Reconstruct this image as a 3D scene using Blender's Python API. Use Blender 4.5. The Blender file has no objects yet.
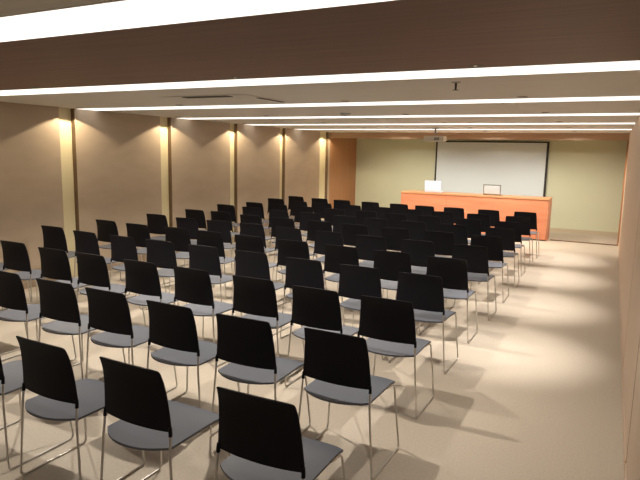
import bpy, bmesh, math, random
from mathutils import Vector, Matrix
random.seed(4)
sc = bpy.context.scene
COL = sc.collection
PI = math.pi

# ------------------------------------------------------------------ room measures (metres)
H_CAM = 1.836                 # camera height
HC = 2.372                    # ceiling height
XL, XR = -6.723, 0.2086       # wall panel faces
NICHE_R = 0.014
NICHE = 0.075                 # how far the lit niches sit behind the panels
YP = 13.71                    # stage opening
YB = 15.45                    # stage back wall
YREAR = -2.6                  # wall behind the camera
NICHES = [(1.52, 1.77), (3.46, 3.71), (5.40, 5.655), (7.34, 7.60), (9.275, 9.52), (11.16, 11.39), (13.12, 13.60)]
STRIP_Y = [-2.20, -0.17, 1.81, 3.86, 5.87, 7.92, 9.94, 11.96]
STRIP_W = 0.385

# ------------------------------------------------------------------ materials
def principled(name, col, rough=0.5, metal=0.0, spec=0.5):
    m = bpy.data.materials.new(name); m.use_nodes = True
    b = m.node_tree.nodes['Principled BSDF']
    b.inputs['Base Color'].default_value = (*col, 1)
    b.inputs['Roughness'].default_value = rough
    b.inputs['Metallic'].default_value = metal
    b.inputs['Specular IOR Level'].default_value = spec
    return m

def noisy(name, c1, c2, scale=(1, 1, 1), nscale=8, rough=0.6, detail=4, spec=0.4, bump=0.0, contrast=(0.3, 0.7)):
    """two-tone noise in object space, stretched by scale: wood grain, speckle, fabric"""
    m = principled(name, c1, rough, 0, spec)
    nt = m.node_tree; b = nt.nodes['Principled BSDF']
    tc = nt.nodes.new('ShaderNodeTexCoord'); mp = nt.nodes.new('ShaderNodeMapping')
    mp.inputs['Scale'].default_value = scale
    n = nt.nodes.new('ShaderNodeTexNoise'); n.inputs['Scale'].default_value = nscale; n.inputs['Detail'].default_value = detail
    r = nt.nodes.new('ShaderNodeValToRGB')
    r.color_ramp.elements[0].position, r.color_ramp.elements[1].position = contrast
    r.color_ramp.elements[0].color = (*c1, 1); r.color_ramp.elements[1].color = (*c2, 1)
    nt.links.new(tc.outputs['Object'], mp.inputs['Vector']); nt.links.new(mp.outputs['Vector'], n.inputs['Vector'])
    nt.links.new(n.outputs['Fac'], r.inputs['Fac']); nt.links.new(r.outputs['Color'], b.inputs['Base Color'])
    if bump:
        bp = nt.nodes.new('ShaderNodeBump'); bp.inputs['Strength'].default_value = bump; bp.inputs['Distance'].default_value = 0.002
        nt.links.new(n.outputs['Fac'], bp.inputs['Height']); nt.links.new(bp.outputs['Normal'], b.inputs['Normal'])
    return m

def emit(name, col, s):
    m = bpy.data.materials.new(name); m.use_nodes = True
    nt = m.node_tree; nt.nodes.clear()
    e = nt.nodes.new('ShaderNodeEmission'); o = nt.nodes.new('ShaderNodeOutputMaterial')
    e.inputs['Color'].default_value = (*col, 1); e.inputs['Strength'].default_value = s
    nt.links.new(e.outputs[0], o.inputs[0])
    return m

M = dict(
    floor=noisy('speckled beige floor', (0.49, 0.425, 0.345), (0.55, 0.485, 0.40), nscale=70, rough=0.5, detail=6, spec=0.3, contrast=(0.35, 0.65)),
    ceil=noisy('greige ceiling boards', (0.62, 0.585, 0.525), (0.66, 0.625, 0.56), scale=(0.3, 6, 1), nscale=3, rough=0.6),
    ceil_wood=noisy('dark wood ceiling veneer', (0.17, 0.088, 0.062), (0.215, 0.122, 0.088), scale=(0.35, 9, 1), nscale=3, rough=0.55, detail=6),
    panel=noisy('beige wall panel', (0.42, 0.332, 0.24), (0.46, 0.365, 0.27), scale=(1, 1, 3), nscale=2.2, rough=0.65),
    panel_r=noisy('pale wood wall panel', (0.60, 0.46, 0.345), (0.65, 0.505, 0.39), scale=(1, 8, 0.5), nscale=3, rough=0.55),
    cream=principled('cream niche paint', (0.74, 0.66, 0.42), 0.6),
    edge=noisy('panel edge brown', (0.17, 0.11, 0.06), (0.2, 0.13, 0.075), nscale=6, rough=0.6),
    edge_r=principled('pale panel edge', (0.42, 0.29, 0.2), 0.6),
    wood=noisy('orange brown stage wood', (0.36, 0.165, 0.07), (0.43, 0.21, 0.095), scale=(6, 6, 0.4), nscale=3, rough=0.45, detail=6),
    fascia=noisy('tan fascia wood', (0.40, 0.26, 0.165), (0.47, 0.31, 0.2), scale=(0.4, 6, 6), nscale=3, rough=0.5),
    backwall=principled('pale green plaster', (0.60, 0.62, 0.45), 0.7),
    skirt=principled('beige skirting', (0.5, 0.43, 0.3), 0.6),
    dark=principled('dark joint', (0.06, 0.045, 0.03), 0.6),
    deskwood=noisy('orange desk veneer', (0.60, 0.205, 0.11), (0.69, 0.28, 0.15), scale=(0.5, 4, 5), nscale=1.6, rough=0.4, detail=5),
    desktop=noisy('light orange desk top', (0.56, 0.27, 0.13), (0.62, 0.32, 0.16), scale=(0.5, 5, 5), nscale=2, rough=0.35),
    black=principled('black chair plastic', (0.0045, 0.004, 0.0075), 0.6, 0, 0.2),
    seat=principled('grey chair seat plastic', (0.118, 0.128, 0.155), 0.5, 0, 0.4),
    chrome=principled('chrome wire', (0.6, 0.58, 0.55), 0.3, 0.9),
    screen=principled('matte projection screen', (0.66, 0.735, 0.76), 0.8),
    blackmat=principled('black screen border', (0.015, 0.013, 0.012), 0.6),
    white=principled('white plastic', (0.60, 0.68, 0.84), 0.4),
    offwhite=principled('off white plastic', (0.7, 0.66, 0.56), 0.45),
    metal=principled('grey metal', (0.35, 0.34, 0.32), 0.35, 0.8),
    glass=principled('lens glass', (0.02, 0.02, 0.03), 0.08),
    slot=principled('dark vent slot', (0.055, 0.048, 0.04), 0.7),
    lid_grey=principled('pale grey laptop lid', (0.45, 0.5, 0.52), 0.5),
    ring=principled('bronze downlight ring', (0.22, 0.18, 0.14), 0.6),
    strip=emit('strip light diffuser', (1.0, 0.94, 0.86), 1.7),
    bulb=emit('downlight lens', (1.0, 0.86, 0.6), 2.0),
)

# ------------------------------------------------------------------ mesh helpers
def obj(name, bm, mat, parent=None, smooth=False):
    me = bpy.data.meshes.new(name)
    bmesh.ops.recalc_face_normals(bm, faces=bm.faces[:])
    if smooth:
        for f in bm.faces: f.smooth = True
    bm.to_mesh(me); bm.free()
    me.materials.append(mat)
    o = bpy.data.objects.new(name, me); COL.objects.link(o)
    if parent: o.parent = parent
    if smooth:
        try: me.set_sharp_from_angle(angle=math.radians(42))
        except Exception: pass
    return o

def box(bm, x0, x1, y0, y1, z0, z1, bev=0.0):
    r = bmesh.ops.create_cube(bm, size=1.0)
    vs = r['verts']
    for v in vs:
        v.co = Vector(((x0 + x1) / 2 + v.co.x * (x1 - x0), (y0 + y1) / 2 + v.co.y * (y1 - y0), (z0 + z1) / 2 + v.co.z * (z1 - z0)))
    if bev:
        es = list({e for v in vs for e in v.link_edges})
        bmesh.ops.bevel(bm, geom=es, offset=bev, segments=2, affect='EDGES')
    return bm

def newbox(*a, bev=0.0):
    return box(bmesh.new(), *a, bev=bev)

def lathe(bm, prof, c=(0, 0, 0), n=24):
    rings = []
    for r, z in prof:
        rings.append([bm.verts.new((c[0] + r * math.cos(2 * PI * i / n), c[1] + r * math.sin(2 * PI * i / n), c[2] + z)) for i in range(n)])
    for a, b in zip(rings, rings[1:]):
        for i in range(n):
            bm.faces.new((a[i], a[(i + 1) % n], b[(i + 1) % n], b[i]))
    bm.faces.new(rings[0][::-1]); bm.faces.new(rings[-1])
    return bm

def tube(bm, pts, r, n=8):
    """round wire through pts"""
    pts = [Vector(p) for p in pts]
    rings = []
    up = None
    for i, p in enumerate(pts):
        if i == 0: t = (pts[1] - p)
        elif i == len(pts) - 1: t = (p - pts[i - 1])
        else: t = (pts[i + 1] - p).normalized() + (p - pts[i - 1]).normalized()
        t.normalize()
        if up is None:
            up = Vector((1, 0, 0)) if abs(t.x) < 0.8 else Vector((0, 0, 1))
        a = (up - t * up.dot(t)).normalized(); b = t.cross(a); up = a
        rings.append([bm.verts.new(p + a * r * math.cos(2 * PI * k / n) + b * r * math.sin(2 * PI * k / n)) for k in range(n)])
    for A, B in zip(rings, rings[1:]):
        for k in range(n):
            bm.faces.new((A[k], A[(k + 1) % n], B[(k + 1) % n], B[k]))
    bm.faces.new(rings[0][::-1]); bm.faces.new(rings[-1])
    return bm

def fillet(pts, rad, seg=4):
    """polyline with rounded inner corners"""
    P = [Vector(p) for p in pts]; out = [P[0]]
    for a, b, c in zip(P, P[1:], P[2:]):
        u = (a - b).normalized(); v = (c - b).normalized()
        p0 = b + u * rad; p1 = b + v * rad
        for k in range(seg + 1):
            t = k / seg
            out.append(p0 * (1 - t) ** 2 + b * 2 * t * (1 - t) + p1 * t * t)
    out.append(P[-1]); return out

def sheet(bm, front, back):
    """closed shell from two equal grids of points"""
    nv, nu = len(front), len(front[0])
    F = [[bm.verts.new(p) for p in r] for r in front]; B = [[bm.verts.new(p) for p in r] for r in back]
    for j in range(nv - 1):
        for i in range(nu - 1):
            bm.faces.new((F[j][i], F[j][i + 1], F[j + 1][i + 1], F[j + 1][i]))
            bm.faces.new((B[j][i], B[j + 1][i], B[j + 1][i + 1], B[j][i + 1]))
    ring = [(0, i) for i in range(nu)] + [(j, nu - 1) for j in range(1, nv)] + [(nv - 1, i) for i in range(nu - 2, -1, -1)] + [(j, 0) for j in range(nv - 2, 0, -1)]
    for (a, b), (c, d) in zip(ring, ring[1:] + ring[:1]):
        bm.faces.new((F[a][b], B[a][b], B[c][d], F[c][d]))
    return bm

def empty(name, loc=(0, 0, 0), rz=0.0):
    o = bpy.data.objects.new(name, None); COL.objects.link(o)
    o.location = loc; o.rotation_euler = (0, 0, rz); o.empty_display_size = 0.2
    return o

def tag(o, label, cat, group=None):
    o['label'] = label; o['category'] = cat
    if group: o['group'] = group
    return o

def struct(name, bm, mat):
    o = obj(name, bm, mat); o['kind'] = 'structure'
    return o

def dup(root, loc, rz, label, group):
    r = root.copy(); COL.objects.link(r); r.location = loc; r.rotation_euler = (0, 0, rz)
    r['label'] = label
    if group: r['group'] = group
    for ch in list(root.children):
        c = ch.copy(); COL.objects.link(c); c.parent = r
        for g in list(ch.children):
            d = g.copy(); COL.objects.link(d); d.parent = c
    return r

# ------------------------------------------------------------------ the setting
WT = 0.20
struct('floor', newbox(XL - NICHE - WT, XR + NICHE + WT, YREAR - WT, YB + WT, -0.12, 0.0), M['floor'])

# side walls: cream backing seen in the niches, panels standing proud between them
struct('wall_left', newbox(XL - NICHE - WT, XL - NICHE, YREAR, YB, 0, HC + 0.25), M['cream'])
struct('wall_right', newbox(XR + NICHE_R, XR + NICHE + WT, YREAR, YB, 0, HC + 0.25), M['cream'])
tn = 0
edges = [YREAR] + [y for n in NICHES for y in n] + [YP]
edges_r = [YREAR, 3.62, 3.66, 5.40, 5.44, YP]
for side, ed in (('left', edges), ('right', edges_r)):
    for a, b in zip(ed[0::2], ed[1::2]):
        tn += 1
        if side == 'left':
            box_ = (XL - NICHE, XL, a, b, 0, HC)
        else:
            box_ = (XR, XR + NICHE_R, a, b, 0, HC)
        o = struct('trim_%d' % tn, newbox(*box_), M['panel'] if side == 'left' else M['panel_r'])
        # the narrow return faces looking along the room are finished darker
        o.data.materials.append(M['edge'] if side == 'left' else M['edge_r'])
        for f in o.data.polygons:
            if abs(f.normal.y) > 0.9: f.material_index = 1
bl = bmesh.new(); br = bmesh.new()
for a, b in zip(edges[0::2], edges[1::2]):
    box(bl, XL, XL + 0.012, a, b, 0, 0.08)
for a, b in zip(edges_r[0::2], edges_r[1::2]):
    box(br, XR - 0.006, XR, a, b, 0, 0.07)
struct('baseboard_left', bl, M['panel'])
struct('baseboard_right', br, M['panel_r'])
struct('wall_rear', newbox(XL - NICHE - WT, XR + NICHE + WT, YREAR - WT, YREAR, 0, HC + 0.25), M['panel'])

# ceiling boards between the strip lights, slab above
gap = STRIP_W / 2 + 0.004
cuts = [YREAR]
for y in STRIP_Y: cuts += [y - gap, y + gap]
cuts += [YP + 0.0]
bm = bmesh.new(); box(bm, XL - NICHE, XR + NICHE_R, YREAR, YP, HC + 0.10, HC + 0.25)
bw = bmesh.new()
for a, b in zip(cuts[0::2], cuts[1::2]):
    wood = abs(a - (STRIP_Y[2] + gap)) < 0.01
    box(bw if wood else bm, XL - NICHE, XR + NICHE_R, a, b, HC, HC + 0.098)
struct('ceiling', bm, M['ceil'])
struct('ceiling.001', bw, M['ceil_wood'])

# stage recess at the end of the room
ZA = 2.30
struct('trim_20', newbox(XL, XR, YP - 0.02, YP + 0.06, 2.222, HC - 0.001), M['fascia'])                    # fascia over the opening
struct('ceiling.002', newbox(XL - NICHE, XR + NICHE_R, YP + 0.06, YB, ZA, HC + 0.25), M['backwall'])
struct('trim_21', newbox(XL - NICHE, XL, YP, YB, 0, HC), M['wood'])
struct('trim_22', newbox(XR, XR + NICHE_R, YP, YB, 0, HC), M['wood'])
struct('wall_back', newbox(XL - NICHE - WT, XR + NICHE + WT, YB, YB + WT, 0, HC + 0.25), M['backwall'])
struct('baseboard_back', newbox(XL, XR, YB - 0.015, YB, 0, 0.09), M['skirt'])
struct('trim_23', newbox(-1.16, XR - 0.008, YP - 0.02, YP + 0.015, 0.0, 0.022), M['edge'])                   # floor threshold of the recess
struct('trim_24', newbox(XR - 0.03, XR, YP - 0.03, YP + 0.03, 0.0, 2.222), M['wood'])                   # jamb strip

# ------------------------------------------------------------------ strip lights
names = ['added unseen behind the camera by the rear wall', 'added unseen directly above the camera', 'wide in view before the dark wood ceiling panel',  # first two strips lie out of view, added for illumination
         'along the far edge of the dark ceiling panel', 'second beyond the dark wood ceiling panel', 'third beyond the dark wood ceiling panel',
         'fourth beyond the dark wood ceiling panel', 'last one before the stage fascia']
for y, nm in zip(STRIP_Y, names):
    t = tag(empty('strip_light', ((XL + XR) / 2, y, HC)), 'white glowing strip light across the ceiling, ' + nm, 'ceiling light', 'ceiling strip lights')
    hw = (XR - XL) / 2 + NICHE_R - 0.004
    w = STRIP_W / 2
    b = bmesh.new()
    box(b, -hw, hw, -w, w, 0.05, 0.095)
    box(b, -hw, hw, -w, -w + 0.012, -0.001, 0.05); box(b, -hw, hw, w - 0.012, w, -0.001, 0.05)
    obj('housing', b, M['offwhite'], t)
    d = bmesh.new(); box(d, -hw + NICHE_R, hw - NICHE_R, -w + 0.013, w - 0.013, -0.003, 0.02)
    obj('diffuser', d, M['strip'], t)

# ------------------------------------------------------------------ downlights before every niche
def spot(loc, power, size, blend, col, tilt=(0, 0, 0)):
    l = bpy.data.lights.new('downlight_beam', 'SPOT'); l.energy = power; l.spot_size = size; l.spot_blend = blend
    l.color = col; l.shadow_soft_size = 0.018
    o = bpy.data.objects.new('downlight_beam', l); COL.objects.link(o); o.location = loc; o.rotation_euler = tilt
    return o
ordn = ['first', 'second', 'third', 'fourth', 'fifth', 'sixth', 'seventh']
first = None
def downlight(loc, label):
    global first
    if first is None:
        t = empty('downlight', loc)
        b = bmesh.new(); lathe(b, [(0.026, -0.0008), (0.030, -0.005), (0.044, -0.005), (0.048, -0.001), (0.048, 0.0)], n=24); obj('ring', b, M['ring'], t, True)
        b = bmesh.new(); lathe(b, [(0.009, -0.0014), (0.010, -0.001)], n=20); obj('lens', b, M['bulb'], t)
        tag(t, label, 'ceiling light', 'round downlights'); first = t
    else:
        dup(first, loc, 0, label, 'round downlights')
P_WALL, P_AISLE, P_ROOM = 32, 285, 165
WARM = (1.0, 0.82, 0.56)
SOFT = (1.0, 0.91, 0.79)
LAMP_X = [('chair side wall', XL + 0.26), ('seventh chair column', -4.75), ('third chair column', -2.55), ('open aisle', -0.80)]
for k, (a, b) in enumerate(NICHES):
    if k == 0: continue
    yy = (a + b) / 2 if k < 6 else 12.72
    for q in STRIP_Y:
        if abs(yy - q) < 0.26: yy = q + (0.26 if yy >= q else -0.26)
    for what, X in LAMP_X:
        if k == 6 and X < -6: yy = 13.36
        elif k == 6: yy = 12.72
        downlight((X, yy, HC), 'small round ceiling downlight above the %s, %s from the camera' % (what, ordn[k - 1]))
        z = HC - 0.012
        if X < -6: spot((X, yy, z), P_WALL, math.radians(134), 0.12, WARM)
        elif X > -1: 
            if k == 6: spot((X, yy, z), P_ROOM * 1.15, math.radians(118), 0.6, SOFT, (math.radians(28), 0, 0))
            elif k > 1: spot((X, yy, z), P_AISLE, math.radians(48), 1.0, (1.0, 0.93, 0.86))
            else: spot((X, yy, z), P_ROOM * 0.35, math.radians(100), 0.9, SOFT)  # weak wide beam added to brighten the dim near end of the aisle
        else: spot((X, yy, z), P_ROOM * (0.95, 1, 1, 1, 1, 1.45)[k - 1], math.radians(118), 0.6, SOFT, (math.radians(28) if k == 6 else 0, 0, 0))

# ------------------------------------------------------------------ the stacking chair
def make_chair(name, label):
    t = tag(empty(name), label, 'chair', 'rows of stacking chairs')
    # backrest: curved, reclining shell with rounded upper corners
    Z0, Z1, TH = 0.533, 0.842, 0.011
    rows = [0, .12, .25, .4, .55, .68, .78, .86, .92, .957, .972, .985, .995, 1.0]
    rc = 0.014; nu = 15
    def back(side):
        g = []
        for v in rows:
            z = Z0 + (Z1 - Z0) * v
            hw = 0.219 - 0.028 * v
            dz = z - (Z1 - rc)
            if dz > 0: hw -= rc - math.sqrt(max(rc * rc - dz * dz, 0))
            if v == 0: hw -= 0.0
            yb = -0.208 - 0.004 * v - 0.013 * v ** 2 - 0.026 * v ** 5
            r = []
            for i in range(nu):
                u = -1 + 2 * i / (nu - 1)
                x = hw * u
                bow = -0.022 * (1 - (x / 0.215) ** 2)
                sag = 0.008 * (1 - u * u) * (v - 0.3)
                r.append(Vector((x, yb + bow + side * TH * 0.5 * (0.55 + 0.45 * (1 - abs(u) ** 6)), z + sag)))
            g.append(r)
        return g
    bm = sheet(bmesh.new(), back(1), back(-1))
    for s in (-1, 1):      # sleeves that slip over the rear legs
        tube(bm, [(s * 0.215, -0.2125, 0.512), (s * 0.2145, -0.2115, 0.53), (s * 0.212, -0.210, 0.555)], 0.0095, 8)
    obj('backrest', bm, M['black'], t, True)
    # seat: shell that rises and rounds off at the back, falls at the front
    nu, nv = 15, 14; TH = 0.012
    def seat(side):
        g = []
        for j in range(nv):
            v = j / (nv - 1); r = []
            for i in range(nu):
                u = -1 + 2 * i / (nu - 1)
                y0 = -0.205 - 0.092 * (1 - abs(u) ** 2.2)
                y1 = 0.215 - 0.02 * abs(u) ** 6
                y = y0 + (y1 - y0) * v
                hw = 0.211 + 0.002 * v
                z = 0.447 - 0.014 * (1 - u * u) * math.sin(PI * min(1, v * 1.1)) + 0.004 * (1 - v) ** 3 * (1 - u * u) - 0.014 * max(0, (v - 0.75) / 0.25) ** 2
                r.append(Vector((hw * u, y, z + side * TH / 2)))
            g.append(r)
        return g
    obj('seat', sheet(bmesh.new(), seat(1), seat(-1)), M['seat'], t, True)
    # wire sled at each side, rails under the seat
    for s in (-1, 1):
        bm = bmesh.new()
        pts = fillet([(s * 0.2145, -0.211, 0.54), (s * 0.219, -0.222, 0.42), (s * 0.252, -0.235, 0.0075), (s * 0.252, 0.205, 0.0075), (s * 0.215, 0.175, 0.430), (s * 0.205, 0.08, 0.434)], 0.03)
        tube(bm, pts, 0.0065, 8)
        obj('sled_leg', bm, M['chrome'], t, True)
    bm = bmesh.new()
    tube(bm, [(-0.215, 0.172, 0.419), (0.215, 0.172, 0.419)], 0.006, 8)
    obj('seat_rail', bm, M['chrome'], t, True)
    return t

S = 1.05
# where the upper corner of every backrest stands: rows from the camera to the table, columns from the aisle
COLX = {'A': [-1.371, -2.038, -2.626, -3.21], 'B': [-1.44, -2.03, -2.58, -3.18, -3.70, -4.29, -4.90],
        'C': [-1.46, -2.00, -2.56, -3.17, -3.74, -4.35, -4.86, -5.52, -6.17],
        'D': [-1.50, -2.05, -2.61, -3.21, -3.81, -4.40, -4.93, -5.53, -6.20],
        'K': [-1.51, -2.13, -2.76, -3.31, -3.84, -4.46, -5.10, -5.65, -6.31]}
ROWY = {'A': [1.793, 1.796, 1.794, 1.80], 'B': [2.67, 2.65, 2.66, 2.70, 2.71, 2.73, 2.74],
        'C': [3.50, 3.51, 3.56, 3.58, 3.59, 3.60, 3.60, 3.66, 3.70],
        'D': [4.38, 4.42, 4.45, 4.50, 4.53, 4.54, 4.54, 4.56, 4.65],
        'K': [10.48, 10.46, 10.48, 10.48, 10.54, 10.58, 10.62, 10.68, 10.85]}
COL9 = {'E': (-6.16, 5.45), 'F': (-6.16, 6.39), 'G': (-6.16, 7.26), 'H': (-6.30, 8.29), 'I': (-6.15, 8.99), 'J': (-6.32, 10.02)}
COL8 = {'E': (-5.56, 5.40), 'F': (-5.50, 6.28), 'G': (-5.66, 7.28), 'H': (-5.69, 8.2)}
for n, r in enumerate('EFGHIJ'):
    f = (n + 1) / 7
    COLX[r] = [a + (b - a) * f + random.uniform(-0.02, 0.02) for a, b in zip(COLX['D'], COLX['K'])]
    ROWY[r] = [a + (b - a) * f + random.uniform(-0.02, 0.02) for a, b in zip(ROWY['D'], ROWY['K'])]
    if r in COL8: COLX[r][7], ROWY[r][7] = COL8[r]
    COLX[r][8], ROWY[r][8] = COL9[r]
ORD = ['', 'first', 'second', 'third', 'fourth', 'fifth', 'sixth', 'seventh', 'eighth', 'ninth', 'tenth', 'eleventh', 'twelfth']
proto = None
for ri, r in enumerate('ABCDEFGHIJK'):
    n = len(COLX[r])
    for c in range(n):
        x = COLX[r][c] * S + 0.191; y = ROWY[r][c] * S + 0.253
        x = max(x, XL + 0.264)
        if ri < 5: rowtxt = '%s row from the camera' % ORD[ri + 1]
        elif r == 'K': rowtxt = 'row facing the orange table'
        else: rowtxt = '%s row from the orange table' % ORD[11 - ri]
        if c == 0: coltxt = 'beside the open aisle'
        elif c == 8: coltxt = 'against the niched wall'
        else: coltxt = '%s from the open aisle' % ORD[c + 1]
        lab = 'black chair with grey seat, %s, %s' % (rowtxt, coltxt)
        rz = math.radians(random.uniform(-1.5, 1.5))
        if proto is None:
            proto = make_chair('stacking_chair', lab); proto.location = (x, y, 0); proto.rotation_euler = (0, 0, rz)
        else:
            dup(proto, (x, y, 0), rz, lab, 'rows of stacking chairs')
dup(proto, (-2.60 * S + 0.2, 0.93 * S + 0.265, 0), 0, 'chair of which only a grey seat corner shows, behind the first row from the camera', 'rows of stacking chairs')

# ------------------------------------------------------------------ the table on the stage front
TX0, TX1, TY0, TY1, TZ = -4.64, -1.215, 13.46, 14.10, 0.945
t = tag(empty('panel_table', ((TX0 + TX1) / 2, (TY0 + TY1) / 2, 0)), 'long orange wood table with a closed front before the projection screen', 'table')
cx, cy = t.location.x, t.location.y
L, D = (TX1 - TX0) / 2, (TY1 - TY0) / 2
obj('tabletop', newbox(-L, L, -D, D, TZ - 0.04, TZ, bev=0.004), M['desktop'], t)
for k in range(3):
    x0 = -L + 0.02 + k * (2 * L - 0.04) / 3; x1 = x0 + (2 * L - 0.04) / 3 - 0.006
    obj('front_panel', newbox(x0, x1, -D + 0.012, -D + 0.034, 0.03, TZ - 0.042, bev=0.002), M['deskwood'], t)
for s in (-1, 1):
    obj('side_panel', newbox(s * (L - 0.012) - 0.01, s * (L - 0.012) + 0.01, -D + 0.036, D - 0.03, 0.0, TZ - 0.042, bev=0.002), M['deskwood'], t)
obj('plinth', newbox(-L + 0.03, L - 0.03, -D + 0.016, -D + 0.03, 0.0, 0.028), M['dark'], t)

def laptop(loc, rz, label, lid_mat, rim_mat, w=0.37, d=0.26, ang=12):
    t = tag(empty('laptop', loc, rz), label, 'laptop')
    obj('keyboard_base', newbox(-w / 2, w / 2, 0, d, 0, 0.018, bev=0.004), rim_mat, t)
    def lid(x0, x1, z0, z1, y0, y1):
        b = newbox(x0, x1, y0, y1, z0, z1, bev=0.003)
        bmesh.ops.rotate(b, verts=b.verts[:], cent=(0, 0, 0.016), matrix=Matrix.Rotation(math.radians(ang), 3, 'X'))
        return b
    l = obj('lid', lid(-w / 2, w / 2, 0.016, 0.016 + d, -0.012, 0.0), rim_mat, t)
    obj('lid_cover', lid(-w / 2 + 0.022, w / 2 - 0.022, 0.038, d - 0.006, -0.0145, -0.0122), lid_mat, l)
    return t
laptop((-3.88, 13.62, TZ), 0.05, 'open laptop with bright white lid on the orange table, below the screen edge', M['white'], M['white'], 0.40, 0.27, 8)
laptop((-2.49, 13.66, TZ), -0.03, 'open laptop with grey rimmed lid on the middle of the orange table', M['lid_grey'], M['metal'], 0.40, 0.235, 8)

# ------------------------------------------------------------------ projection screen on the back wall
sx0, sx1, sz0, sz1, sy = -4.36, -1.50, 0.80, 2.225, YB - 0.053
t = tag(empty('projection_screen', ((sx0 + sx1) / 2, sy, sz0)), 'large white projection screen with black border hanging on the pale green wall', 'projection screen')
w = (sx1 - sx0) / 2; h = sz1 - sz0
obj('screen_surface', newbox(-w + 0.045, w - 0.055, -0.004, 0.012, 0.045, h - 0.035), M['screen'], t)
b = bmesh.new()
box(b, -w, -w + 0.043, -0.008, 0.016, 0, h); box(b, w - 0.053, w, -0.008, 0.016, 0, h)
box(b, -w + 0.043, w - 0.053, -0.008, 0.016, 0, 0.043); box(b, -w + 0.043, w - 0.053, -0.008, 0.016, h - 0.033, h)
obj('border', b, M['blackmat'], t)
obj('wall_bracket', newbox(-w + 0.1, w - 0.1, 0.017, 0.05, h - 0.12, h - 0.05), M['metal'], t)

# ------------------------------------------------------------------ projector below the ceiling
PX, PY = -3.27, 11.45
t = tag(empty('projector', (PX, PY, HC)), 'off white projector hanging from the ceiling on a short pole', 'projector')
b = bmesh.new(); lathe(b, [(0.07, -0.012), (0.075, -0.006), (0.075, 0.0)]); obj('ceiling_plate', b, M['metal'], t, True)
b = bmesh.new(); tube(b, [(0, 0, -0.012), (0, 0, -0.155)], 0.018, 12); obj('pole', b, M['metal'], t, True)
body = obj('body', newbox(-0.20, 0.20, -0.15, 0.15, -0.265, -0.155, bev=0.018), M['offwhite'], t, True)
b = bmesh.new(); lathe(b, [(0.045, 0.0), (0.05, 0.02), (0.042, 0.032)], n=20)
bmesh.ops.rotate(b, verts=b.verts[:], cent=(0, 0, 0), matrix=Matrix.Rotation(-PI / 2, 3, 'X')); bmesh.ops.translate(b, verts=b.verts[:], vec=(-0.08, 0.15, -0.21))
obj('lens', b, M['glass'], t, True)
b = bmesh.new()
for k in range(5): box(b, 0.02 + k * 0.022, 0.034 + k * 0.022, -0.1515, -0.1495, -0.235, -0.185)
obj('vent_grille', b, M['dark'], t)

# ------------------------------------------------------------------ things in the ceiling boards
t = tag(empty('air_conditioner', (-3.70, 4.98, HC - 0.0015)), 'flush square ceiling air conditioner with dark slots before the third strip light', 'air conditioner')
obj('face_panel', newbox(-0.52, 0.52, -0.36, 0.46, -0.004, 0.0), M['ceil'], t)
obj('air_slot', newbox(-0.27, 0.29, -0.325, -0.225, -0.010, -0.0045), M['slot'], t)
obj('air_slot', newbox(0.455, 0.50, -0.06, 0.42, -0.010, -0.0045), M['slot'], t)
b = bmesh.new(); box(b, -0.26, 0.26, -0.18, 0.36, -0.006, -0.0045); obj('intake_grille', b, M['ceil'], t)

t = empty('smoke_detector', (-3.29, 7.16, HC)); b = bmesh.new()
lathe(b, [(0.03, -0.035), (0.055, -0.028), (0.075, -0.012), (0.08, 0.0)]); obj('cover', b, M['metal'], t, True)
b = bmesh.new(); lathe(b, [(0.012, -0.039), (0.014, -0.0355)], n=12); obj('sensor', b, M['slot'], t, True)
tag(t, 'small grey round smoke detector on the ceiling between two strip lights', 'smoke detector')

t = empty('sprinkler_head', (-1.10, 4.33, HC)); b = bmesh.new()
lathe(b, [(0.03, -0.006), (0.036, 0.0)], n=16); obj('collar', b, M['metal'], t, True)
b = bmesh.new(); lathe(b, [(0.007, -0.055), (0.009, -0.0065)], n=12); obj('nozzle', b, M['slot'], t, True)
b = bmesh.new(); lathe(b, [(0.024, -0.0575), (0.024, -0.0553)], n=16); obj('deflector', b, M['slot'], t, True)
tag(t, 'tiny dark sprinkler hanging just beyond the dark wood ceiling panel', 'sprinkler')

# ------------------------------------------------------------------ camera
f, pan, pit, rol = 572.654, 0.470, 0.151, 0.021
cp, sp = math.cos(pit), math.sin(pit)
fw = Vector((-math.sin(pan) * cp, math.cos(pan) * cp, -sp)); r0 = Vector((math.cos(pan), math.sin(pan), 0)); u0 = r0.cross(fw)
r = r0 * math.cos(rol) + u0 * math.sin(rol); u = -r0 * math.sin(rol) + u0 * math.cos(rol)
cam = bpy.data.cameras.new('camera'); co = bpy.data.objects.new('camera', cam); COL.objects.link(co)
cam.sensor_fit = 'HORIZONTAL'; cam.sensor_width = 36; cam.lens = f * 36 / 640; cam.clip_start = 0.02
co.matrix_world = Matrix(((r.x, u.x, -fw.x, 0), (r.y, u.y, -fw.y, 0), (r.z, u.z, -fw.z, H_CAM), (0, 0, 0, 1)))
sc.camera = co

# ------------------------------------------------------------------ world and view
w = bpy.data.worlds.new('world'); sc.world = w; w.use_nodes = True
w.node_tree.nodes['Background'].inputs['Color'].default_value = (0.02, 0.02, 0.02, 1)
w.node_tree.nodes['Background'].inputs['Strength'].default_value = 0.0
sc.view_settings.view_transform = 'Standard'; sc.view_settings.look = 'None'
sc.view_settings.exposure = 0.0; sc.view_settings.gamma = 1.0; sc.view_settings.use_curve_mapping = False
sc.cycles.max_bounces = 8; sc.cycles.diffuse_bounces = 5
sc.cycles.sample_clamp_indirect = 4.0
